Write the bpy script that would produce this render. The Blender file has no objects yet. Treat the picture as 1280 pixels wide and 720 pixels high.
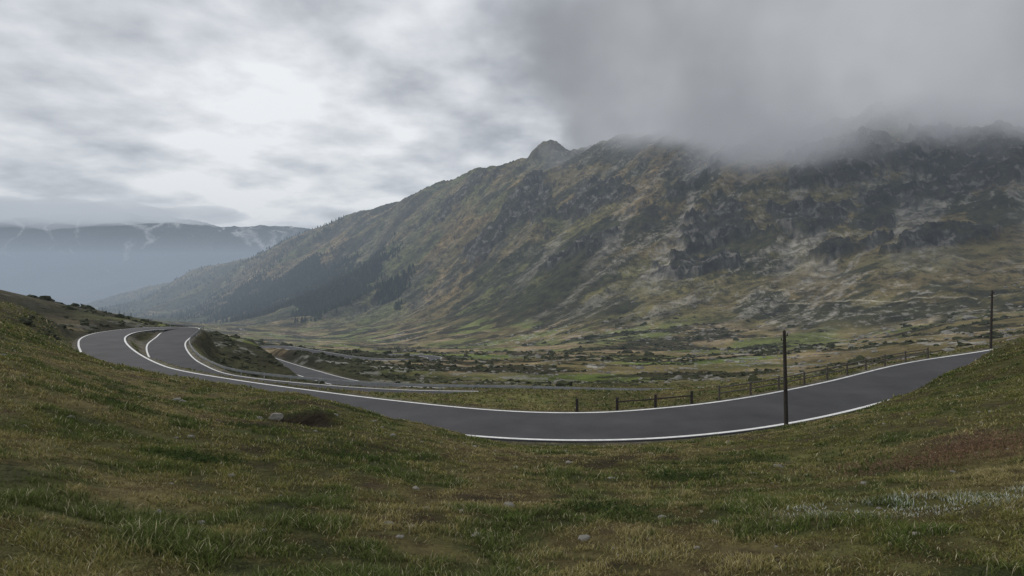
import bpy, math, numpy as np, time
T0=time.time()
rng=np.random.default_rng(7)
scene=bpy.context.scene
scene.view_settings.view_transform='Standard'
scene.view_settings.look='None'
# ------------------------------------------------------------ noise
def hsh(ix,iy,seed):
    n=(ix*374761393+iy*668265263+seed*144269504)&0xffffffff
    n=((n^(n>>13))*1274126177)&0xffffffff
    n=((n^(n>>15))*668265263)&0xffffffff
    n=n^(n>>16)
    return n/4294967295.0
def vnoise(x,y,seed=0):
    fx=np.floor(x);fy=np.floor(y)
    ix=fx.astype(np.int64);iy=fy.astype(np.int64)
    u=x-fx;v=y-fy
    u=u*u*u*(u*(u*6-15)+10);v=v*v*v*(v*(v*6-15)+10)
    a=hsh(ix,iy,seed);b=hsh(ix+1,iy,seed);c=hsh(ix,iy+1,seed);d=hsh(ix+1,iy+1,seed)
    return ((a*(1-u)+b*u)*(1-v)+(c*(1-u)+d*u)*v)*2-1
def fbm(x,y,octv=5,seed=0,rough=.5):
    s=0;a=1;t=0
    for i in range(octv):
        s=s+a*vnoise(x,y,seed+i*17);t+=a;a*=rough
        x,y=(x*1.62-y*1.18)+3.1,(x*1.18+y*1.62)+7.7
    return s/t
def ridged(x,y,octv=5,seed=0,rough=.5):
    s=0;a=1;t=0
    for i in range(octv):
        s=s+a*(1-2*np.abs(vnoise(x,y,seed+i*17)));t+=a;a*=rough
        x,y=(x*1.62-y*1.18)+3.1,(x*1.18+y*1.62)+7.7
    return s/t
def sm(v,a,b):
    t=np.clip((v-a)/(b-a),0,1);return t*t*(3-2*t)
# ------------------------------------------------------------ road centre line (x, y, z, half width)
RD=np.array([(95,74,-4.5,2.9),(80,69,-5.4,2.9),(68,63,-6.1,2.9),(57,56.5,-6.6,2.9),(46.8,50.8,-7.0,2.9),(35.5,46,-7.5,2.9),(24.8,39.4,-7.9,2.9),(16.8,35.1,-8.2,3),
(10.3,32.6,-8.35,3.1),(4.5,31.9,-8.5,3.1),(-1.6,33,-8.6,3.1),(-9.3,36.9,-8.8,3),(-18.1,42.2,-9,2.9),(-25.6,46.9,-9.15,2.9),
(-34.3,53.1,-9.3,2.8),(-40.5,58.9,-9.4,2.8),(-49.4,68.8,-9.5,2.8),(-58.5,80,-9.6,2.9),(-64.7,89,-9.65,3.1),(-68.0,97,-9.7,3.3),(-67.0,103.5,-9.75,3.5),
(-62.5,105.2,-9.95,3.3),(-59.3,99,-10.4,3.0),(-55.5,90,-10.9,2.8),(-49.5,81,-11.5,2.7),(-44,74.8,-12.1,2.7),(-37.5,70,-12.7,2.7),(-27,66.8,-13.2,2.7),(-14,64.5,-13.6,2.7),(0,64.2,-13.8,2.7),
(14,64.5,-14.2,2.7),(25,68,-14.8,2.9),(30,74,-15.5,3.1),(27,80,-16.4,3.0),(12,84.5,-18,2.8),(-4,91,-19.0,2.8),(-27,102,-20.0,2.8),(-48,125,-20.9,2.8),
(-70,155,-22.3,2.8),(-84,178,-23.6,3.0),(-88,190,-24.3,3.1),(-82,197,-24.9,3.0),(-70,192,-25.6,2.8),(-50,190,-28,2.8),(-30,205,-30.5,2.8),(-40,240,-34,2.8),(-90,300,-41,2.8),(-170,420,-52,2.8),(-260,600,-72,2.8)],float)
def catmull(P,step=.6):
    out=[]
    Q=np.vstack([2*P[0]-P[1],P,2*P[-1]-P[-2]])
    for i in range(1,len(Q)-2):
        p0,p1,p2,p3=Q[i-1:i+3]
        n=max(2,int(np.linalg.norm((p2-p1)[:2])/step))
        t=(np.arange(n)/n)[:,None]
        out.append(.5*((2*p1)+(-p0+p2)*t+(2*p0-5*p1+4*p2-p3)*t**2+(-p0+3*p1-3*p2+p3)*t**3))
    out.append(P[-1:])
    return np.vstack(out)
RC=catmull(RD)
tan=np.gradient(RC[:,:2],axis=0);tan/=np.linalg.norm(tan,axis=1)[:,None]
nor=np.stack([-tan[:,1],tan[:,0]],1)
RCs=RC[::2]
def road_info(x,y):
    dist=np.full(x.shape,1e3);zr=np.zeros(x.shape)
    idx=np.where((x>-300)&(x<110)&(y>20)&(y<640)&(x*x+y*y<660**2))[0]
    for s in range(0,len(idx),20000):
        j=idx[s:s+20000]
        d2=(x[j,None]-RCs[None,:,0])**2+(y[j,None]-RCs[None,:,1])**2
        dist[j]=np.sqrt(d2.min(1))
        k=1/(d2+1.0)**3
        zr[j]=(k*RCs[None,:,2]).sum(1)/k.sum(1)
    return dist,zr
# ------------------------------------------------------------ terrain survey
def S(px,py,d): return ((px-640)/700*d, d, (345-py)/700*d)
C=[(0,5,-2.7),(0,10,-3.9),(0,15,-5.1),(0,20,-6.4),(0,26,-7.9),(4,27,-8.1),(10,27,-7.6),
(-7.2,28,-6.6),(-9.3,26,-5.75),(-14.6,30,-6.0),(-22.6,36,-6.45),(-28.8,42,-7.1),(-40,55,-8.1),(-51.5,68,-8.4),(-64,80,-7.9),(-72,84,-6.3),(-55,60,-2.6),(-50.6,60,-4.2),
(-13.7,15,-2.3),(-32,35,-2.9),(-4.6,5,-2.0),(-15.4,22,-4.7),(-6.3,10,-3.1),(-8.7,18,-4.6),(-4.8,14,-4.2),(-2,6,-2.7),
(32,35,-4.1),(28.8,36,-5.2),(22.5,31.5,-6.3),(38,41,-4.9),(16.5,18,-4.0),(5.5,6,-2.5),(10.3,20,-6.0),(9.2,14,-4.5),(4.6,9,-3.5),(50,46,-4.0),(42,40,-3.6),
(25,0,-.5),(45,15,1),(62,40,-1.5),(80,60,-3),(-25,0,1),(-45,20,2),(-80,55,1),(-100,75,0),(0,-20,1),(-50,-30,6),(50,-30,5),(0,-200,30),(200,-200,50),(-200,-200,60),(-300,50,20),(300,50,10),
(-100,108,-2.7),(-92,108,-7),(-85,120,-9),(-100,130,-7.6),(-98.6,150,-12),(-110,180,-16.5),(-77,98,-9.3),(-73,114,-11.4),(-58,116,-13.6),(-48,98,-15),(-35,85,-17),(-44,105,-17.5),(-30,92,-18.3),
(-20,51,-10.4),(-8,47,-10.0),(0,47,-10.0),(8,47,-9.9),(17,48,-9.8),(25,50,-9.6),(40,58,-9.0),(0,51,-10.7),(12,51,-10.7),(-30,57,-11),(35,66,-12),
S(1100,456,85),S(1200,440,90),S(1000,464,110),S(1200,425,150),S(1280,425,80),S(850,474,105),S(750,474,120),S(700,455,170),S(560,466,130),S(400,448,200),S(400,440,250),
S(300,442,230),S(230,420,280),S(640,440,300),S(900,447,200),S(1100,428,260),S(1280,408,280),
S(640,430,600),S(400,424,1000),S(900,434,400),S(250,408,1800),S(150,390,4000),S(1280,398,360),S(1100,415,390),S(500,427,800),
S(640,385,850),S(640,300,1250),S(640,250,1550),S(640,210,1900),S(640,235,2500),
S(770,430,450),S(770,380,680),S(770,300,950),S(770,235,1250),S(770,186,1600),S(770,200,2200),
S(900,390,560),S(900,310,800),S(900,230,1030),S(900,160,1300),S(900,170,1800),
S(1280,345,520),S(1280,255,720),S(1280,180,920),S(1280,120,1150),S(1280,130,1600),
S(1100,365,520),S(1100,275,730),S(1100,195,950),S(1100,130,1200),S(1100,140,1700),
S(520,385,1200),S(520,310,1800),S(520,244,2450),S(520,275,3300),
S(590,219,2150),S(450,270,2900),S(450,330,2100),
S(370,385,1700),S(370,335,2500),S(370,296,3400),S(370,320,4300),
S(250,385,2800),S(250,339,4300),S(250,360,5200),S(190,360,5000),S(190,375,5900),S(148,382,5600),
S(230,398,2400),S(310,405,1500),
S(0,378,500),S(100,396,900),S(120,396,1800),S(150,393,3000),S(60,390,3000),S(0,388,4500),S(-300,330,900),S(-300,330,4000),S(1700,100,900),S(1700,330,400),
S(0,385,6500),S(200,383,7000),S(370,380,7000),S(0,340,8200),S(200,340,8300),S(350,340,8300),
S(-200,272,9800),S(0,277,9800),S(100,280,9800),S(190,285,9800),S(250,294,9500),S(300,296,9500),S(345,292,9800),S(380,295,9800),S(450,297,9800),S(900,300,9800),S(0,300,13000),S(400,310,13000),S(1280,200,6000)]
C=np.array(C,float)
def key(x,y):
    r=np.hypot(x,y);return np.arctan2(x,y)*1.6,np.log(r+7)*1.0,r
ca,cl,cr=key(C[:,0],C[:,1])
cq=(C[:,2]+1.6)/cr
EPS=.05
def ker(da,dl): return np.sqrt(da*da+dl*dl+EPS*EPS)
NC=len(C)
A=np.zeros((NC+1,NC+1));A[:NC,:NC]=ker(ca[:,None]-ca,cl[:,None]-cl)-1e-4*np.eye(NC);A[NC,:NC]=1;A[:NC,NC]=1
WR=np.linalg.solve(A,np.append(cq,0))
# rock outcrops on the mountain face: x, y, radius across, radius up-slope
CL=[(300,850,85,75),(420,790,60,60),(250,740,45,40),(640,800,150,55),(560,930,120,70),(760,900,140,60),(560,1120,120,80),(330,1050,60,60),(180,1250,70,90),(40,1450,60,110),(-60,1350,50,70),(470,620,60,30),(-170,1900,90,110),(120,960,45,60),(400,690,45,26)]
def cliffs(x,y):
    m=np.zeros(x.shape);nz=fbm(x/60,y/60,5,601,.6)
    for cx,cy,a,b in CL: m=np.maximum(m,1-sm(np.hypot((x-cx)/a,(y-cy)/b)+1.3*nz,.78,1.02))
    return m
def natural(x,y):
    a,l,r=key(x,y);q=np.zeros(x.shape)
    for s in range(0,len(x),50000):
        e=slice(s,s+50000)
        q[e]=ker(a[e,None]-ca,l[e,None]-cl)@WR[:NC]+WR[NC]
    z=-1.6+q*r
    el=z/np.maximum(r,1)
    c=.67*x-.74*y;t=.74*x+.67*y
    mt=sm(el,-.115,-.03)*sm(r,330,520)*sm(np.arctan2(x,y),-.75,-.55)*(1-sm(r,6000,7500))
    z=z+.13*fbm(x/2.0,y/2.0,4,3,.55)*sm(r,2,8)*(1-sm(r,60,120))
    z=z+.34*fbm(x/7,y/7,3,5)*sm(r,6,20)*(1-sm(r,200,400))
    z=z+1.4*fbm(x/26,y/26,5,9)*sm(r,75,150)*(1-sm(r,1200,2500))
    z=z+5*fbm(x/90,y/90,5,12)*sm(r,220,450)
    z=z-.35*np.exp(-((x+7.7)**2/.7+(y-19.4)**2/.3))+.55*np.exp(-((x+7.0)**2/1.1+(y-20.4)**2/.3))
    sc=np.clip(r/1400,.45,1.05)
    z=z+mt*sc*(34*ridged(c/230+.25*fbm(x/300,y/300,2,2),t/700,5,21,.5)+13*ridged(c/75+.3*fbm(x/90,y/90,2,6),t/200,5,31,.55)+5*fbm(x/26,y/26,5,41,.62))
    z=z+mt*cliffs(x,y)*(6+12*ridged(x/42,y/36,5,611,.6))
    fm=sm(r,7300,9000)
    z=z+fm*(170*ridged(x/1500+.3*fbm(x/2500,y/2500,2,52),y/1500,6,51))
    for (bx,by,h,wd) in ((128,1850,58,85),(70,1850,20,50),(500,1290,34,60),(30,1900,12,60)):
        d=np.hypot(x-bx,y-by);z=z+h*np.maximum(0,1-d/wd)**1.1
    return z,mt
def H(x,y,full=False):
    x=np.asarray(x,float);y=np.asarray(y,float)
    z,mt=natural(x,y)
    d,zr=road_info(x,y)
    wr=1-sm(d,3.3,6.6)
    z=z*(1-wr)+(zr-.07)*wr
    z=np.where(d<2.6,z-.08,z)
    return (z,mt,d) if full else z
def stand(x,y):
    """density field of the conifer stand"""
    yy=np.maximum(y,1);u=x/yy
    q=np.hypot((u+.37)/.16,(np.log(yy/1850)+1.0*(u+.37))/.30)
    return 1.3*fbm(x/150,y/240,6,401,.65)-1.3*np.clip(q-.6,0,3)
# ------------------------------------------------------------ helpers
def new_mesh(name,verts,faces_loops,counts,mat=None,smooth=False):
    me=bpy.data.meshes.new(name)
    verts=np.asarray(verts,np.float32);fl=np.asarray(faces_loops,np.int32).ravel();counts=np.asarray(counts,np.int32)
    me.vertices.add(len(verts));me.vertices.foreach_set('co',verts.ravel())
    me.loops.add(len(fl));me.loops.foreach_set('vertex_index',fl)
    me.polygons.add(len(counts))
    st=np.concatenate([[0],np.cumsum(counts)[:-1]]).astype(np.int32)
    me.polygons.foreach_set('loop_start',st);me.polygons.foreach_set('loop_total',counts)
    me.polygons.foreach_set('use_smooth',np.full(len(counts),smooth))
    me.update(calc_edges=True)
    ob=bpy.data.objects.new(name,me);scene.collection.objects.link(ob)
    if mat: me.materials.append(mat)
    return ob
def set_col(ob,col,name='tint'):
    a=ob.data.color_attributes.new(name,'FLOAT_COLOR','POINT')
    c=np.ones((len(col),4),np.float32);c[:,:3]=col
    a.data.foreach_set('color',c.ravel())
class NT:
    def __init__(s,nt): s.nt=nt;s.n=nt.nodes;s.l=nt.links;s.n.clear()
    def a(s,t,**kw):
        nd=s.n.new(t)
        for k,v in kw.items():
            if k.startswith('i_'):
                nd.inputs[k[2:].replace('_',' ')].default_value=v
            else: setattr(nd,k,v)
        return nd
    def k(s,o,i): s.l.new(o,i)
    def math(s,op,a,b=None,clamp=False):
        nd=s.n.new('ShaderNodeMath');nd.operation=op;nd.use_clamp=clamp
        for i,v in enumerate((a,b)):
            if v is None: continue
            if isinstance(v,(int,float)): nd.inputs[i].default_value=v
            else: s.k(v,nd.inputs[i])
        return nd.outputs[0]
    def mr(s,v,a,b,c,d,smooth=False):
        nd=s.n.new('ShaderNodeMapRange')
        if smooth: nd.interpolation_type='SMOOTHSTEP'
        s.k(v,nd.inputs['Value'])
        for nm,x in zip(('From Min','From Max','To Min','To Max'),(a,b,c,d)): nd.inputs[nm].default_value=x
        return nd.outputs[0]
    def noise(s,vec,scale,detail=5,rough=.5,dist=0):
        nd=s.a('ShaderNodeTexNoise',i_Scale=scale,i_Detail=detail,i_Roughness=rough,i_Distortion=dist)
        if vec is not None: s.k(vec,nd.inputs['Vector'])
        return nd.outputs['Fac']
    def mix(s,f,a,b,bt='MIX'):
        nd=s.n.new('ShaderNodeMix');nd.data_type='RGBA';nd.blend_type=bt
        for sock,v in ((nd.inputs[0],f),(nd.inputs[6],a),(nd.inputs[7],b)):
            if isinstance(v,(int,float)): sock.default_value=v
            elif isinstance(v,tuple): sock.default_value=v
            else: s.k(v,sock)
        return nd.outputs[2]
def c4(c): return (c[0],c[1],c[2],1)
def material(name,col=None,attr=None,rough=.9,nscale=.5,ndetail=8,lo=.7,hi=1.3,bump=0,bdist=.1,bscale=None,spec=.2,nscale2=None):
    m=bpy.data.materials.new(name);m.use_nodes=True;t=NT(m.node_tree)
    out=t.a('ShaderNodeOutputMaterial');b=t.a('ShaderNodeBsdfPrincipled',i_Roughness=rough)
    b.inputs['Specular IOR Level'].default_value=spec
    co=t.a('ShaderNodeTexCoord').outputs['Object']
    f=t.noise(co,nscale,ndetail,.6);g=t.mr(f,.25,.75,lo,hi)
    if nscale2:
        g=t.math('MULTIPLY',g,t.mr(t.noise(co,nscale2,4,.6),.25,.75,lo,hi))
    base=t.a('ShaderNodeAttribute',attribute_name=attr).outputs['Color'] if attr else c4(col)
    gc=t.a('ShaderNodeCombineColor')
    for i in range(3): t.k(g,gc.inputs[i])
    t.k(t.mix(1.0,base,gc.outputs[0],'MULTIPLY'),b.inputs['Base Color'])
    if bump:
        bn=t.a('ShaderNodeBump',i_Strength=bump,i_Distance=bdist)
        t.k(t.noise(co,bscale or nscale,ndetail,.6),bn.inputs['Height']);t.k(bn.outputs[0],b.inputs['Normal'])
    t.k(b.outputs[0],out.inputs[0])
    return m
# ------------------------------------------------------------ ground sheet
azd=np.radians(np.linspace(-50,50,1000));side=np.radians(np.linspace(50,310,110))[1:-1]
az=np.concatenate([azd,side]);na=len(az)
rr=np.concatenate([[0.01],np.geomspace(.8,60,230)[:-1],np.geomspace(60,380,190)[:-1],np.geomspace(380,3500,540)[:-1],np.geomspace(3500,7800,45)[:-1],np.geomspace(7800,13800,170)[:-1],np.geomspace(13800,15500,5)]);nr=len(rr)
R,AZ=np.meshgrid(rr,az,indexing='ij')
X=(R*np.sin(AZ)).ravel();Y=(R*np.cos(AZ)).ravel()
Z,MT,RDI=H(X,Y,True)
print('heights',time.time()-T0,len(X))
i0=np.arange(nr-1)[:,None]*na;j=np.arange(na)[None,:];j1=(j+1)%na
F=np.stack([i0+j,i0+j1,i0+na+j1,i0+na+j],-1).reshape(-1,4)[:,::-1]
Zg=Z.reshape(nr,na);Rg=R
dzr=np.gradient(Zg,axis=0)/np.maximum(np.gradient(Rg,axis=0),1e-3)
dza=np.gradient(Zg,axis=1)/np.maximum(Rg*.00175,1e-3)
slope=np.hypot(dzr,dza).ravel()
r=R.ravel();el=Z/np.maximum(r,1)
c=.67*X-.74*Y;t=.74*X+.67*Y
def L(a,b,f): return a*(1-f[:,None])+np.asarray(b)*f[:,None]
col=np.tile(np.array([.120,.115,.042]),(len(X),1))
n1=fbm(X/5,Y/5,5,101,.6);n2=fbm(X/1.3,Y/1.3,4,111,.6);n3=fbm(X/40,Y/40,5,121,.6)
col=L(col,(.20,.16,.07),sm(n1,.0,.45)*.8)
col=L(col,(.055,.070,.022),sm(n2+n1*.3,.08,.45)*.75)
col=L(col,(.070,.050,.032),sm(-n2,.15,.45)*.75)
vf=sm(r,70,140)
val=np.tile(np.array([.155,.128,.058]),(len(X),1))
val=L(val,(.27,.21,.12),sm(n3,0,.3))
val=L(val,(.13,.155,.045),sm(fbm(X/60,Y/60,4,131),.08,.3)*.85)
for gx,gy,gr,gs in ((16,112,16,20),(60,180,30,18),(-30,260,40,22)):
    gp=np.hypot((X-gx)/gr,(Y-gy)/gs)+.5*n3
    val=L(val,(.14,.19,.045),(1-sm(gp,.7,1.1))*.9)
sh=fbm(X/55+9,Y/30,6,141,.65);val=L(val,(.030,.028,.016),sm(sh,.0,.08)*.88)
spk=fbm(X/6,Y/6,4,143,.7);val=L(val,(.33,.32,.29),sm(spk,.25,.4)*.8*sm(fbm(X/80,Y/80,3,144),-.15,.25))
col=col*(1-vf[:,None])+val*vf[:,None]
col=L(col,(.055,.05,.03),sm(-X,70,95)*sm(Y,85,105)*(1-sm(r,250,400))*sm(n3+.4*n1,-.35,.1)*.85)
# mountain side
right=sm(X/np.maximum(Y,1),-.1,.40)
mg=np.tile(np.array([.140,.112,.052]),(len(X),1))
mg=L(mg,(.205,.15,.068),sm(fbm(X/110,Y/110,5,151,.6),0,.4))
mg=L(mg,(.095,.108,.038),sm(fbm(X/150,Y/150,5,153,.6),-.1,.3)*(1-.7*right)*.85)
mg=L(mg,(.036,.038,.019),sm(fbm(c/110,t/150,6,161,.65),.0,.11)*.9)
scr=fbm(c/30+.7*fbm(X/120,Y/120,3,172),t/330,6,171,.68)+.25*fbm(X/200,Y/200,3,175)
brk=.25+.75*sm(fbm(X/10,Y/10,5,178,.75),-.2,.15)
mg=L(mg,(.25,.23,.19),sm(scr,.12,.21)*(.28+.52*right)*brk)
spk=fbm(X/9,Y/9,5,177,.75);mg=L(mg,(.31,.29,.255),sm(spk,.17,.32)*(.08+.5*right)*sm(fbm(X/90,Y/90,4,179),-.2,.15))
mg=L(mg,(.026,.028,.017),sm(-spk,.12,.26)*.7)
rk=sm(slope,.75,1.15)*sm(fbm(X/120,Y/120,4,181),-.3,.1)
mg=L(mg,(.055,.053,.047),rk*.85*(.4+.6*right))
for (x0,y0,x1,y1,w0,w1,s_) in ((330,1010,165,690,6,34,1),(480,930,330,620,5,36,.9),(640,900,420,560,8,40,.7),(130,1230,10,900,6,26,.6),(700,760,520,520,8,44,.6),(230,1100,120,820,5,22,.7)):
    dx,dy=x1-x0,y1-y0;ll=math.hypot(dx,dy);tt_=((X-x0)*dx+(Y-y0)*dy)/ll/ll;pp=np.abs((X-x0)*dy-(Y-y0)*dx)/ll+26*fbm(X/45,Y/45,5,231,.6)
    wd=w0+(w1-w0)*np.clip(tt_,0,1);mg=L(mg,(.27,.25,.215),sm(tt_,-.05,.1)*(1-sm(tt_,.7,1.15))*(1-sm(pp/wd,.6,1.1))*s_*.85*brk)
ck=cliffs(X,Y);cn=fbm(X/13,Y/13,5,621,.7)
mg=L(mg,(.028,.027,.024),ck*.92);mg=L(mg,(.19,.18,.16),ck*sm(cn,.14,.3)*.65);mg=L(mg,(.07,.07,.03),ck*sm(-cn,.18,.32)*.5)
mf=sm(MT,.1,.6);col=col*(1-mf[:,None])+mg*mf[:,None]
ff=sm(r,1500,2600)*sm(-X/np.maximum(Y,1),.2,.42)
col=L(col,(.045,.055,.028),ff*sm(fbm(c/300,t/200,5,201,.6)-.9*(el+.03)*4,-.15,.2)*.9)
col=L(col,(.016,.022,.012),sm(stand(X,Y),-.30,-.12)*sm(r,1000,1200)*(1-sm(r,3200,3600))*.92)
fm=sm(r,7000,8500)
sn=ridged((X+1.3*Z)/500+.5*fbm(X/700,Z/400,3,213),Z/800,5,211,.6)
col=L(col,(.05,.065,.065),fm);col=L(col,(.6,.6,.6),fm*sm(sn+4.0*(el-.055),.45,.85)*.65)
col=L(col,(.16,.145,.115),(1-sm(RDI+.5*n2,3.2,4.0))*.8)
tm=catmull(np.array([(420,385,0,0),(372,405,0,0),(345,440,0,0),(322,480,0,0),(305,520,0,0),(270,560,0,0)],float),3)
k=np.where((X>250)&(X<430)&(Y>370)&(Y<580))[0]
dt=np.sqrt(((X[k,None]-tm[:,0])**2+(Y[k,None]-tm[:,1])**2).min(1))
col[k]=L(col[k],(.30,.27,.20),1-sm(dt,1.0,2.5))
def spot(cx,cy,rx,ry,cc,am):
    global col
    d=np.hypot((X-cx)/rx,(Y-cy)/ry)+.6*n2
    col=L(col,cc,(1-sm(d,.6,1.1))*am)
spot(-7.4,19.8,1.5,.9,(.036,.026,.018),.95)
m=bpy.data.materials.new('ground');m.use_nodes=True;tt=NT(m.node_tree)
out=tt.a('ShaderNodeOutputMaterial');b=tt.a('ShaderNodeBsdfPrincipled',i_Roughness=1.0);b.inputs['Specular IOR Level'].default_value=.1
co=tt.a('ShaderNodeTexCoord').outputs['Object']
base=tt.a('ShaderNodeAttribute',attribute_name='tint').outputs['Color']
f1=tt.mr(tt.noise(co,.04,13,.72),.34,.66,.35,1.65);f2=tt.mr(tt.noise(co,1.7,6,.65),.3,.7,.6,1.4)
g=tt.math('MULTIPLY',f1,f2);gc=tt.a('ShaderNodeCombineColor')
for i in range(3): tt.k(g,gc.inputs[i])
tt.k(tt.mix(1.0,base,gc.outputs[0],'MULTIPLY'),b.inputs['Base Color'])
bn=tt.a('ShaderNodeBump',i_Strength=1.0,i_Distance=9.0);tt.k(tt.noise(co,.05,12,.62),bn.inputs['Height']);tt.k(bn.outputs[0],b.inputs['Normal'])
tt.k(b.outputs[0],out.inputs[0])
g_ob=new_mesh('ground',np.stack([X,Y,Z],1),F,np.full(len(F),4),m,True);set_col(g_ob,col)
print('ground',time.time()-T0)
# ------------------------------------------------------------ road
asph=material('asphalt',(.048,.047,.050),nscale=.35,ndetail=12,lo=.65,hi=1.35,rough=.8,bump=.3,bdist=.02,bscale=40,spec=.3)
paint=material('road_paint',(.78,.78,.76),nscale=3,lo=.7,hi=1.1,rough=.7)
def strip(name,offs,dz,mat,i0=0,i1=None):
    i1=i1 or len(RC)
    P=RC[i0:i1];N=nor[i0:i1]
    V=np.concatenate([np.column_stack([P[:,:2]+N*(o(P[:,3])[:,None]),P[:,2]+z]) for o,z in zip(offs,dz)])
    m_=len(P);k=len(offs);i=np.arange(m_-1)
    F=np.concatenate([np.stack([a*m_+i,a*m_+i+1,(a+1)*m_+i+1,(a+1)*m_+i],1) for a in range(k-1)])
    return new_mesh(name,V,F[:,::-1],np.full(len(F),4),mat)
road=strip('road',[lambda w:-w-.12,lambda w:-w,lambda w:w*0,lambda w:w,lambda w:w+.12],[-.35,.0,.04,.0,-.35],asph)
for s in (-1,1):
    l=strip('edge_line',[lambda w:s*(w-.30),lambda w:s*(w-.08)] if s<0 else [lambda w:w-.30,lambda w:w-.08],[.014,.010],paint)
    l.parent=road
# ------------------------------------------------------------ primitive batch builder
class Batch:
    def __init__(s): s.v=[];s.f=[];s.c=[];s.n=0
    def add(s,V,faces):
        s.v.append(np.asarray(V,float))
        for f in faces: s.f.extend([q+s.n for q in f]);s.c.append(len(f))
        s.n+=len(V)
    def tube(s,p0,p1,r0,r1,k=8):
        p0=np.array(p0,float);p1=np.array(p1,float);d=p1-p0;d/=np.linalg.norm(d)
        u=np.cross(d,(0,0,1) if abs(d[2])<.9 else (1,0,0));u/=np.linalg.norm(u);v=np.cross(d,u)
        a=np.arange(k)*2*math.pi/k;ring=np.cos(a)[:,None]*u+np.sin(a)[:,None]*v
        V=np.vstack([p0+ring*r0,p1+ring*r1])
        F=[[i,(i+1)%k,k+(i+1)%k,k+i] for i in range(k)]+[list(range(k))[::-1],list(range(k,2*k))]
        s.add(V,F)
    def box(s,p0,p1,w,h):
        p0=np.array(p0,float);p1=np.array(p1,float);d=p1-p0;d/=np.linalg.norm(d)
        u=np.cross(d,(0,0,1));u/=np.linalg.norm(u);v=np.cross(u,d)
        q=[(-w/2,-h/2),(w/2,-h/2),(w/2,h/2),(-w/2,h/2)]
        V=np.array([p+u*a+v*b_ for p in (p0,p1) for a,b_ in q])
        s.add(V,[[0,1,5,4],[1,2,6,5],[2,3,7,6],[3,0,4,7],[3,2,1,0],[4,5,6,7]])
    def make(s,name,mat,smooth=False): return new_mesh(name,np.vstack(s.v),s.f,s.c,mat,smooth)
wood=material('weathered_wood',(.12,.105,.085),nscale=6,lo=.6,hi=1.3,rough=.9,bump=.4,bdist=.02,bscale=20)
darkwood=material('tarred_wood',(.045,.038,.032),nscale=5,lo=.6,hi=1.4,rough=.85)
steel=material('galvanised_steel',(.33,.34,.34),nscale=2,lo=.7,hi=1.2,rough=.55,spec=.5)
arc=np.concatenate([[0],np.cumsum(np.linalg.norm(np.diff(RC[:,:2],axis=0),axis=1))])
def at(s): 
    return np.array([np.interp(s,arc,RC[:,0]),np.interp(s,arc,RC[:,1]),np.interp(s,arc,RC[:,2])]),np.array([np.interp(s,arc,nor[:,0]),np.interp(s,arc,nor[:,1])]),np.interp(s,arc,RC[:,3])
def s_near(x,y): return arc[np.argmin((RC[:,0]-x)**2+(RC[:,1]-y)**2)]
def fence(s0,s1,side,step,name,kind):
    B=Batch();W=Batch();prev=None
    s=s0
    while s<=s1:
        p,nn,w=at(s);q=p.copy();q[:2]+=nn*side*(w+.45)
        q[2]+=-.05
        jit=rng.normal(0,.012,2)
        if kind=='wood':
            h=.95+rng.normal(0,.03)
            B.tube(q+[0,0,-.4],q+[jit[0],jit[1],h],.085,.075,8)
            B.tube(q+[jit[0],jit[1],h],q+[jit[0],jit[1],h+.02],.075,.05,8)
        else:
            h=.72
            B.box(q+[0,0,-.3],q+[.001,0,h],.12,.08)
        if prev is not None:
            if kind=='wood':
                for hh in ((.8,.42)): B.tube(prev+[0,0,hh],q+[0,0,hh],.05,.05,6)
            else:
                off=np.array([*( -nn*side*.1),0])
                for hh,oo in ((.66,0),(.56,.05),(.46,0)):
                    W.box(prev+[0,0,hh]+off*(1+oo*8),q+[0,0,hh]+off*(1+oo*8),.03,.115)
        prev=q;s+=step
    if kind=='wood': return B.make(name,wood)
    em=bpy.data.objects.new(name,None);scene.collection.objects.link(em)
    a=B.make('posts',steel);a.parent=em;a=W.make('rail_beam',steel);a.parent=em
    return em
fence(s_near(38.5,48),s_near(13,33.5),-1,3.0,'wooden_guardrail','wood')
B=Batch();prev=None
s=s_near(13,33.5)+.1
while s<s_near(2.0,32.2)+.5:
    p,nn,w=at(s);q=p.copy();q[:2]-=nn*(w+.45);q[2]-=.05
    B.tube(q+[0,0,-.4],q+[0.01,0,.8],.10,.09,8)
    if prev is not None and s<s_near(6,32): B.tube(prev+[0,0,.5],q+[0,0,.5],.045,.045,6)
    prev=q;s+=3.1
B.make('guard_post_row',darkwood)
fence(s_near(-65,105),s_near(24,67),1,4.0,'steel_guardrail','steel')
# ------------------------------------------------------------ utility poles
def pole(x,y,h,lean):
    z=float(H([x],[y])[0]);B=Batch()
    top=np.array([x+lean,y,z+h])
    B.tube((x,y,z-.5),(x+lean*.5,y,z+h*.5),.115,.10,10);B.tube((x+lean*.5,y,z+h*.5),top,.10,.08,10)
    B.tube(top,top+[0,0,.06],.08,.02,10)
    for k,sd in ((.25,1),(.5,-1)):
        a=top-[0,0,k];B.tube(a,a+[sd*.16,0,0],.015,.015,6);B.tube(a+[sd*.16,0,-.02],a+[sd*.16,0,.12],.035,.028,8)
    return B.make('utility_pole',darkwood)
pole(14.9,30.4,5.35,-.12)
pole(46.5,54.4,5.6,.15)
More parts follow.
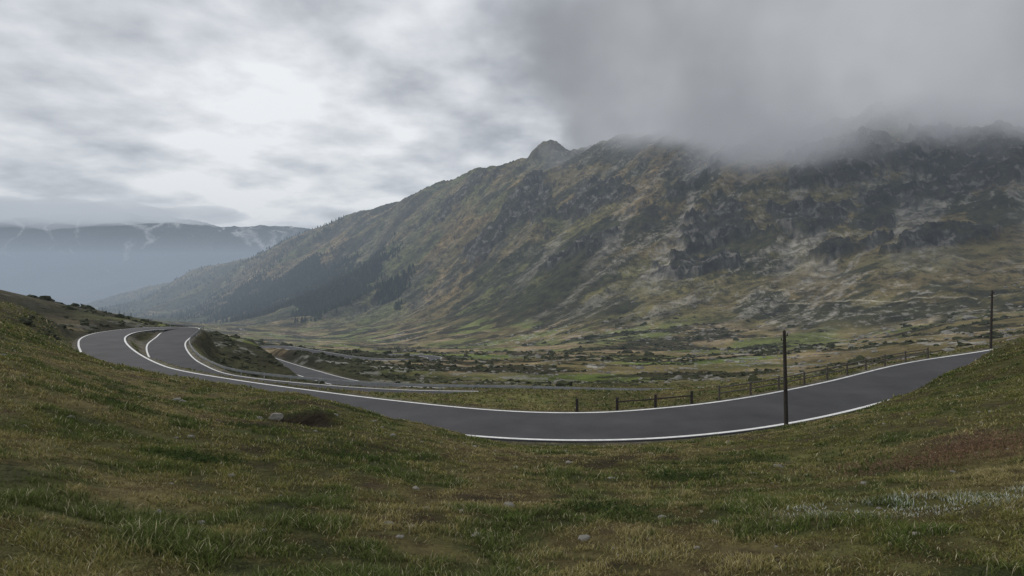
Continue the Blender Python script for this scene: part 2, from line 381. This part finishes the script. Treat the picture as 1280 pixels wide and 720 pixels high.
# ------------------------------------------------------------ rocks
def rock_batch(P,Sz,name,mat,rough_=.13):
    t_=(1+5**.5)/2
    iv=np.array([(-1,t_,0),(1,t_,0),(-1,-t_,0),(1,-t_,0),(0,-1,t_),(0,1,t_),(0,-1,-t_),(0,1,-t_),(t_,0,-1),(t_,0,1),(-t_,0,-1),(-t_,0,1)],float)/1.9
    fc=np.array([(0,11,5),(0,5,1),(0,1,7),(0,7,10),(0,10,11),(1,5,9),(5,11,4),(11,10,2),(10,7,6),(7,1,8),(3,9,4),(3,4,2),(3,2,6),(3,6,8),(3,8,9),(4,9,5),(2,4,11),(6,2,10),(8,6,7),(9,8,1)])
    vs=list(map(tuple,iv));cache={};nf=[]
    def mid(a,b_):
        kk=(min(a,b_),max(a,b_))
        if kk not in cache:
            vs.append(tuple((np.array(vs[a])+np.array(vs[b_]))/2*1.12));cache[kk]=len(vs)-1
        return cache[kk]
    for a,b_,c_ in fc:
        x1,x2,x3=mid(a,b_),mid(b_,c_),mid(c_,a);nf+=[(a,x1,x3),(b_,x2,x1),(c_,x3,x2),(x1,x2,x3)]
    iv=np.array(vs);fc=np.array(nf)
    N=len(P);V=iv[None]*(1+rng.normal(0,rough_,(N,len(iv),1)))
    V=V*(Sz[:,None,None]*rng.uniform(.6,1.3,(N,1,3))*np.array([1,1,.6]))
    an=rng.uniform(0,6.28,N);ca_,sa=np.cos(an)[:,None],np.sin(an)[:,None]
    V=np.stack([V[...,0]*ca_-V[...,1]*sa,V[...,0]*sa+V[...,1]*ca_,V[...,2]],-1)+P[:,None,:]
    F=(fc[None]+np.arange(N)[:,None,None]*len(iv)).reshape(-1,3)
    return new_mesh(name,V.reshape(-1,3),F,np.full(len(F),3),mat)
stone=material('lichen_stone',(.20,.19,.165),nscale=1.5,lo=.5,hi=1.35,rough=.95,bump=.5,bdist=.05,bscale=8)
nx=np.array([-.05,.85,-1.5,-8.5,-8.9,-6.6,4.6,5.6,-15,-16.2,-17,9.5]);ny=np.array([8.5,6.6,6.8,20.2,19.7,20.8,27.8,27.9,16.5,17,20,9.8])
sz0=np.array([.13,.07,.07,.26,.16,.14,.2,.16,.1,.12,.09,.08])
N=190;dd_=rng.uniform(5,26,N);ux=rng.uniform(-.95,.95,N)
nx=np.concatenate([nx,ux*dd_]);ny=np.concatenate([ny,dd_]);sz0=np.concatenate([sz0,np.minimum(np.exp(rng.normal(-3.5,.55,N))*(1+dd_/22),.0095*dd_)])
z_,m_,d_=H(nx,ny,True);kk=d_>3.6
rock_batch(np.stack([nx,ny,z_-sz0*.1],1)[kk],sz0[kk],'boulder_field',stone)
N=3600
a=rng.uniform(-.72,.80,N);rad=np.exp(rng.uniform(math.log(75),math.log(700),N))
x=rad*np.sin(a);y=rad*np.cos(a);z,mt,dd=H(x,y,True)
kk=(dd>5)&(fbm(x/60,y/60,3,301)+.25*mt+.3*a>.0)
x,y,z,rad=x[kk],y[kk],z[kk],rad[kk]
sz=np.exp(rng.normal(-.85,.5,len(x)))*np.clip(rad/190,.5,2.2)
rock_batch(np.stack([x,y,z],1),sz,'boulder_field',stone)
scrub=material('juniper_scrub',(.040,.045,.020),nscale=1.2,lo=.4,hi=1.7,rough=1,bump=1,bdist=.4,bscale=2.5)
N=16000
a=rng.uniform(-.72,.80,N);rad=np.exp(rng.uniform(math.log(62),math.log(620),N))
x=rad*np.sin(a);y=rad*np.cos(a);z,mt,dd=H(x,y,True)
kk=(dd>6)&(fbm(x/55+9,y/30,6,141,.65)+rng.normal(0,.06,N)>.03)&(mt<.5)
x,y,z,rad=x[kk],y[kk],z[kk],rad[kk]
rock_batch(np.stack([x,y,z-.1],1),np.exp(rng.normal(-.55,.4,len(x)))*np.clip(rad/170,.55,2.2),'juniper_scrub',scrub,.3)
# ------------------------------------------------------------ conifers
def conifers(P,Hh,name,mat):
    tiers=[(0,.24,.02,0),(.12,.42,.30,0),(.30,.62,.24,1),(.5,.8,.17,1),(.68,1.0,.10,1)]
    V=[];F=[];k=7
    for b0,b1,rd,_ in tiers:
        o=len(V)
        for i in range(k):
            an=i*2*math.pi/k+b0*5;V.append((math.cos(an)*rd,math.sin(an)*rd,b0))
        V.append((0,0,b1))
        for i in range(k): F.append((o+i,o+(i+1)%k,o+k))
    V=np.array(V);F=np.array(F);N=len(P)
    VV=V[None]*np.ones((N,1,1));VV=VV*(1+rng.normal(0,.16,(N,len(V),3))*np.array([1,1,.12]))
    VV=VV*Hh[:,None,None]*np.stack([rng.uniform(.7,1.2,N)]*2+[np.ones(N)],-1)[:,None,:]+P[:,None,:]
    FF=(F[None]+np.arange(N)[:,None,None]*len(V)).reshape(-1,3)
    ob=new_mesh(name,VV.reshape(-1,3),FF,np.full(len(FF),3),mat)
    cc=np.repeat(np.array([.018,.030,.014])*rng.uniform(.5,1.9,(N,1)),len(V),0);set_col(ob,cc);return ob
leaf=material('needles',attr='tint',nscale=.5,lo=.6,hi=1.4)
def place(n_,ulo,uhi,dlo,dhi,f,thr,hh,jit):
    u=rng.uniform(ulo,uhi,n_);d=dlo*(dhi/dlo)**rng.random(n_);x=u*d;y=d;z,mt,rdd=H(x,y,True)
    kk=(f(x,y)+rng.normal(0,jit,n_)>thr)&(z/d>-.12)
    return np.stack([x,y,z],1)[kk],hh*rng.uniform(.45,1.2,kk.sum())
A1=place(26000,-.62,-.16,1150,3000,stand,-.26,16,.10)
A2=place(9000,-.74,-.30,1600,5200,lambda x,y:fbm(x/150,y/240,6,402,.65),.10,17,.12)
P=np.vstack([A1[0],A2[0]]);hh=np.concatenate([A1[1],A2[1]])
conifers(P,hh,'conifer_forest',leaf)
print('trees',len(P),time.time()-T0)
# ------------------------------------------------------------ grass
gm=bpy.data.materials.new('grass');gm.use_nodes=True;tt=NT(gm.node_tree)
out=tt.a('ShaderNodeOutputMaterial');at_=tt.a('ShaderNodeAttribute',attribute_name='tint')
d1=tt.a('ShaderNodeBsdfDiffuse');d2=tt.a('ShaderNodeBsdfTranslucent');mx=tt.a('ShaderNodeMixShader',i_Fac=.3)
tt.k(at_.outputs['Color'],d1.inputs[0]);tt.k(at_.outputs['Color'],d2.inputs[0]);tt.k(d1.outputs[0],mx.inputs[1]);tt.k(d2.outputs[0],mx.inputs[2]);tt.k(mx.outputs[0],out.inputs[0])
def grass(N,dlo,dhi,hs,ws,name,pw=1.0):
    d=dlo+(dhi-dlo)*rng.random(N)**pw;u=rng.uniform(-1.0,1.0,N)
    x=u*d;y=d.copy()
    g1=fbm(x/.35,y/.35,3,501);keep=g1+rng.normal(0,.2,N)>-.08
    x,y,d=x[keep],y[keep],d[keep]
    z,mt,rd=H(x,y,True);k2=(rd>3.5)&(np.hypot((x+7.5)/1.25,(y-19.7)/.75)>1)
    x,y,d,z,rd=x[k2],y[k2],d[k2],z[k2],rd[k2];N=len(x)
    big=fbm(x/1.3,y/1.3,4,111,.6);patch=fbm(x/5,y/5,5,101,.6);cl=fbm(x/.5,y/.5,3,511)
    h=hs*(.40+1.0*np.clip(.5+cl,0,1.3))*rng.uniform(.5,1.3,N)*(1+.9*np.clip(big,0,1)-.5*np.clip(-big,0,1))
    w_=ws*(1+d/5)*rng.uniform(.7,1.3,N)
    an=rng.uniform(0,6.28,N);le=rng.uniform(.15,1.3,N)*h
    dx,dy=np.cos(an),np.sin(an)
    an2=an+rng.normal(1.57,.6,N);ox,oy=np.cos(an2)*le,np.sin(an2)*le
    zb=z-.01
    V=np.stack([np.stack([x-dx*w_,y-dy*w_,zb],1),np.stack([x+dx*w_,y+dy*w_,zb],1),
      np.stack([x+ox*.35+dx*w_*.7,y+oy*.35+dy*w_*.7,zb+h*.6],1),np.stack([x+ox*.35-dx*w_*.7,y+oy*.35-dy*w_*.7,zb+h*.6],1),
      np.stack([x+ox,y+oy,zb+h],1)],1)
    o=np.arange(N)[:,None]*5
    F=np.concatenate([o+np.array([[0,1,2,3]]),o+np.array([[3,2,4]])],1)
    cnt=np.tile([4,3],N)
    cA=np.tile(np.array([.195,.190,.062]),(N,1))
    cA=L(cA,(.37,.305,.145),sm(patch+.4*cl+rng.normal(0,.2,N),-.02,.45)*.85)
    cA=L(cA,(.080,.122,.032),sm(big+.2*patch+.3*cl+rng.normal(0,.12,N),.02,.38)*.85)
    cA=L(cA,(.12,.078,.046),sm(-cl-.4*big+rng.normal(0,.15,N),.10,.45)*.8)
    cA=L(cA,(.42,.38,.24),(rng.random(N)<.09)*1.0)
    dd=np.hypot((x-5.2)/2.6,(y-7.0)/.75)+.9*big
    cA=L(cA,(.50,.54,.49),(1-sm(dd,.6,1.1))*(rng.random(N)<.26))
    dd=np.hypot((x-9.3)/2.0,(y-11.6)/1.3)+.9*big
    cA=L(cA,(.18,.115,.07),(1-sm(dd,.6,1.1))*.55)
    cA*=rng.uniform(.7,1.3,(N,1))
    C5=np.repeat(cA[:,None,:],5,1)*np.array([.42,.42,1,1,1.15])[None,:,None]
    ob=new_mesh(name,V.reshape(-1,3),F.ravel(),cnt,gm);set_col(ob,C5.reshape(-1,3));return ob
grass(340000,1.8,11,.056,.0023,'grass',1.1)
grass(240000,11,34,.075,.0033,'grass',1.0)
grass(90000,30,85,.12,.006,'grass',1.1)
print('grass',time.time()-T0)
def bush(cx,cy,nb,hgt,rad_,colr,name):
    x=cx+rng.normal(0,rad_,nb);y=cy+rng.normal(0,rad_*.6,nb);z=H(x,y)
    an=rng.uniform(0,6.28,nb);til=rng.uniform(.1,.8,nb)*hgt;h=hgt*rng.uniform(.5,1.1,nb)
    tip=np.stack([x+np.cos(an)*til,y+np.sin(an)*til,z+h],1);base_=np.stack([x,y,z],1)
    wv=np.stack([-np.sin(an),np.cos(an),an*0],1)*.005
    allv=np.stack([base_-wv,base_+wv,tip],1).reshape(-1,3);f=np.arange(nb*3).reshape(-1,3)
    nl=9;tt_=rng.uniform(.3,1,(nb,nl,1));lp=base_[:,None]*(1-tt_)+tip[:,None]*tt_+rng.normal(0,.02,(nb,nl,3))
    a_=rng.normal(0,.018,(nb,nl,3));b_=rng.normal(0,.018,(nb,nl,3))
    lv=np.stack([lp,lp+a_,lp+b_],2).reshape(-1,3);f2=np.arange(len(lv)).reshape(-1,3)+len(allv)
    vv=np.vstack([allv,lv]);ff_=np.vstack([f,f2])
    ob=new_mesh(name,vv,ff_,np.full(len(ff_),3),gm)
    cc=np.array(colr)*np.repeat(rng.uniform(.5,1.6,(len(vv)//3,1)),3,0);set_col(ob,cc)
bush(9.2,11.8,320,.24,1.0,(.19,.12,.08),'heather_shrub')
bush(10.6,12.6,260,.26,.9,(.20,.135,.09),'heather_shrub')
bush(7.6,11.4,140,.16,.8,(.17,.125,.08),'heather_shrub')
for (bx,by,nb,hg,rd_) in ((-7.0,15.5,250,.14,.6),(-5.4,9.5,250,.11,.4),(1.3,8.2,150,.10,.4),(-9.5,13.5,260,.13,.6),(-3.6,12.2,200,.11,.5),(4.2,13.0,220,.12,.6),(-11.5,17.5,260,.15,.8),(6.6,16.5,240,.14,.7)):
    bush(bx,by,nb,hg,rd_,(.055,.08,.028),'dwarf_shrub')
# ------------------------------------------------------------ air: haze and clouds
def boxobj(name,lo,hi,mat):
    V=np.array([(a,b_,c_) for c_ in (lo[2],hi[2]) for a,b_ in ((lo[0],lo[1]),(hi[0],lo[1]),(hi[0],hi[1]),(lo[0],hi[1]))],float)
    F=[[3,2,1,0],[4,5,6,7],[0,1,5,4],[1,2,6,5],[2,3,7,6],[3,0,4,7]]
    return new_mesh(name,V,sum(F,[]),[4]*6,mat)
def fogmat(name,dens,colr):
    hm=bpy.data.materials.new(name);hm.use_nodes=True;tt=NT(hm.node_tree)
    out=tt.a('ShaderNodeOutputMaterial');ab=tt.a('ShaderNodeVolumeAbsorption',i_Density=dens);ab.inputs[0].default_value=(0,0,0,1)
    em=tt.a('ShaderNodeEmission',i_Strength=dens);em.inputs[0].default_value=c4(colr);ad=tt.a('ShaderNodeAddShader')  # emission stands in for daylight scattered in the air; the volume only absorbs
    tt.k(ab.outputs[0],ad.inputs[0]);tt.k(em.outputs[0],ad.inputs[1]);tt.k(ad.outputs[0],out.inputs['Volume']);return hm
boxobj('haze',(-16000,-16000,-1500),(16000,16000,360),fogmat('haze',1.45e-4,(.33,.39,.47)))
dcm=fogmat('distant_cloud',.0011,(.54,.57,.61))
u_=np.linspace(0,2*math.pi,49)[:-1];v_=np.linspace(0,math.pi,25)
for (cx_,cy_,cz_,rx_,rz_) in ((-11000,9400,990,1900,290),(-9300,9200,960,1500,220),(-7800,9500,1000,1400,260),(-6600,9200,1010,1200,180),(-8600,8300,990,1300,200),(-10300,8300,990,1500,240),(-5600,9700,1060,1000,130)):
    V=[]
    for v in v_:
        for u in u_:
            k=1+.16*math.sin(3*u+cx_)+.1*math.sin(5*u+2*v)
            V.append((cx_+rx_*math.sin(v)*math.cos(u)*k,cy_+rx_*.7*math.sin(v)*math.sin(u)*k,cz_+rz_*math.cos(v)))
    V=np.array(V);V[:,2]+=rz_*.55*fbm(V[:,0]/700,V[:,1]/700,4,int(-cx_))
    F=[(a*48+b_,a*48+(b_+1)%48,(a+1)*48+(b_+1)%48,(a+1)*48+b_) for a in range(24) for b_ in range(48)]
    new_mesh('distant_cloud',V,np.array(F)[:,::-1],[4]*len(F),dcm)
cm=bpy.data.materials.new('low_cloud');cm.use_nodes=True;tt=NT(cm.node_tree)
out=tt.a('ShaderNodeOutputMaterial');co=tt.a('ShaderNodeTexCoord').outputs['Object']
sp=tt.a('ShaderNodeSeparateXYZ');tt.k(co,sp.inputs[0])
nz=tt.noise(co,.0030,5,.60)
basez=tt.math('ADD',tt.math('MULTIPLY',sp.outputs['Y'],.15),72)
basez=tt.math('SUBTRACT',basez,tt.math('MULTIPLY',sp.outputs['X'],.05))
hgt=tt.math('SUBTRACT',sp.outputs['Z'],basez)
hgt=tt.math('ADD',hgt,tt.mr(nz,.25,.75,-150,150))
den=tt.mr(hgt,0,190,0,.014,True)
xx=tt.math('ADD',tt.math('SUBTRACT',sp.outputs['X'],tt.math('MULTIPLY',sp.outputs['Y'],.02)),tt.mr(nz,.25,.75,-260,260))
xm=tt.mr(xx,-30,420,0,1,True)
xm=tt.math('MULTIPLY',xm,xm)
den=tt.math('MULTIPLY',den,xm)
ecol=tt.mix(tt.mr(nz,.36,.62,0,1,True),(.52,.53,.55,1),(.28,.29,.31,1))  # bright and dark cloud tones put into emitted colour, replacing scattered daylight
ab=tt.a('ShaderNodeVolumeAbsorption');ab.inputs[0].default_value=(0,0,0,1);em=tt.a('ShaderNodeEmission');tt.k(ecol,em.inputs[0]);ad=tt.a('ShaderNodeAddShader')
tt.k(den,ab.inputs[1]);tt.k(den,em.inputs[1])
tt.k(ab.outputs[0],ad.inputs[0]);tt.k(em.outputs[0],ad.inputs[1]);tt.k(ad.outputs[0],out.inputs['Volume'])
cb=boxobj('low_cloud',(-80,650,160),(2300,2400,700),cm)
try: cm.cycles.volume_step_rate=1.0
except Exception as e: print(e)
# ------------------------------------------------------------ world
W=bpy.data.worlds.new('World');scene.world=W;W.use_nodes=True;tt=NT(W.node_tree)
SE,SR=math.radians(42),math.radians(-60)
out=tt.a('ShaderNodeOutputWorld')
sky=tt.a('ShaderNodeTexSky',sky_type='NISHITA');sky.sun_disc=False;sky.sun_elevation=SE;sky.sun_rotation=SR
bg1=tt.a('ShaderNodeBackground',i_Strength=.1);tt.k(sky.outputs[0],bg1.inputs[0])
gen=tt.a('ShaderNodeTexCoord').outputs['Generated'];sp=tt.a('ShaderNodeSeparateXYZ');tt.k(gen,sp.inputs[0])
zc=tt.math('ADD',tt.math('MAXIMUM',sp.outputs['Z'],0),.20)
cx=tt.math('DIVIDE',sp.outputs['X'],zc);cy=tt.math('DIVIDE',sp.outputs['Y'],zc)
cv=tt.a('ShaderNodeCombineXYZ');tt.k(cx,cv.inputs[0]);tt.k(cy,cv.inputs[1])
n1=tt.noise(cv.outputs[0],1.3,7,.5,.2);n2=tt.noise(cv.outputs[0],3.8,6,.5,.1)
nn=tt.math('ADD',tt.math('MULTIPLY',n1,.64),tt.math('MULTIPLY',n2,.36))
def lobe(v,a,b_):
    vv=np.array(v,float);vv/=np.linalg.norm(vv)
    d=tt.a('ShaderNodeVectorMath',operation='DOT_PRODUCT');tt.k(gen,d.inputs[0]);d.inputs[1].default_value=tuple(vv)
    return tt.mr(d.outputs['Value'],a,b_,0,1,True)
dk=lobe((.42,1,.38),.88,.99)
lt=lobe((-.45,1,.12),.90,1.0)
br=tt.math('ADD',nn,tt.math('MULTIPLY',dk,-.12));br=tt.math('ADD',br,tt.math('MULTIPLY',lt,.05))
ramp=tt.a('ShaderNodeValToRGB');tt.k(br,ramp.inputs[0])
e=ramp.color_ramp.elements;e[0].position=.35;e[0].color=(.31,.325,.35,1);e[1].position=.61;e[1].color=(.92,.93,.94,1)
x_=e.new(.43);x_.color=(.46,.48,.515,1);x_=e.new(.52);x_.color=(.68,.70,.73,1)
bg2=tt.a('ShaderNodeBackground',i_Strength=1.05);tt.k(ramp.outputs[0],bg2.inputs[0])
ms=tt.a('ShaderNodeMixShader',i_Fac=.95);tt.k(bg1.outputs[0],ms.inputs[1]);tt.k(bg2.outputs[0],ms.inputs[2]);tt.k(ms.outputs[0],out.inputs[0])
sun=bpy.data.lights.new('sun','SUN');sun.energy=1.5;sun.angle=math.radians(12);sun.color=(1,.95,.88)
so=bpy.data.objects.new('sun',sun);scene.collection.objects.link(so)
so.rotation_euler=(math.radians(90)-SE,0,math.radians(180)-SR) 
# ------------------------------------------------------------ camera
cam=bpy.data.cameras.new('camera');co_=bpy.data.objects.new('camera',cam);scene.collection.objects.link(co_)
cam.sensor_width=36;cam.lens=36*700/1280;cam.clip_start=.05;cam.clip_end=40000
cam.shift_y=-15/1280
co_.location=(0,0,0);co_.rotation_euler=(math.radians(90),0,0)
scene.camera=co_
print('done',time.time()-T0)
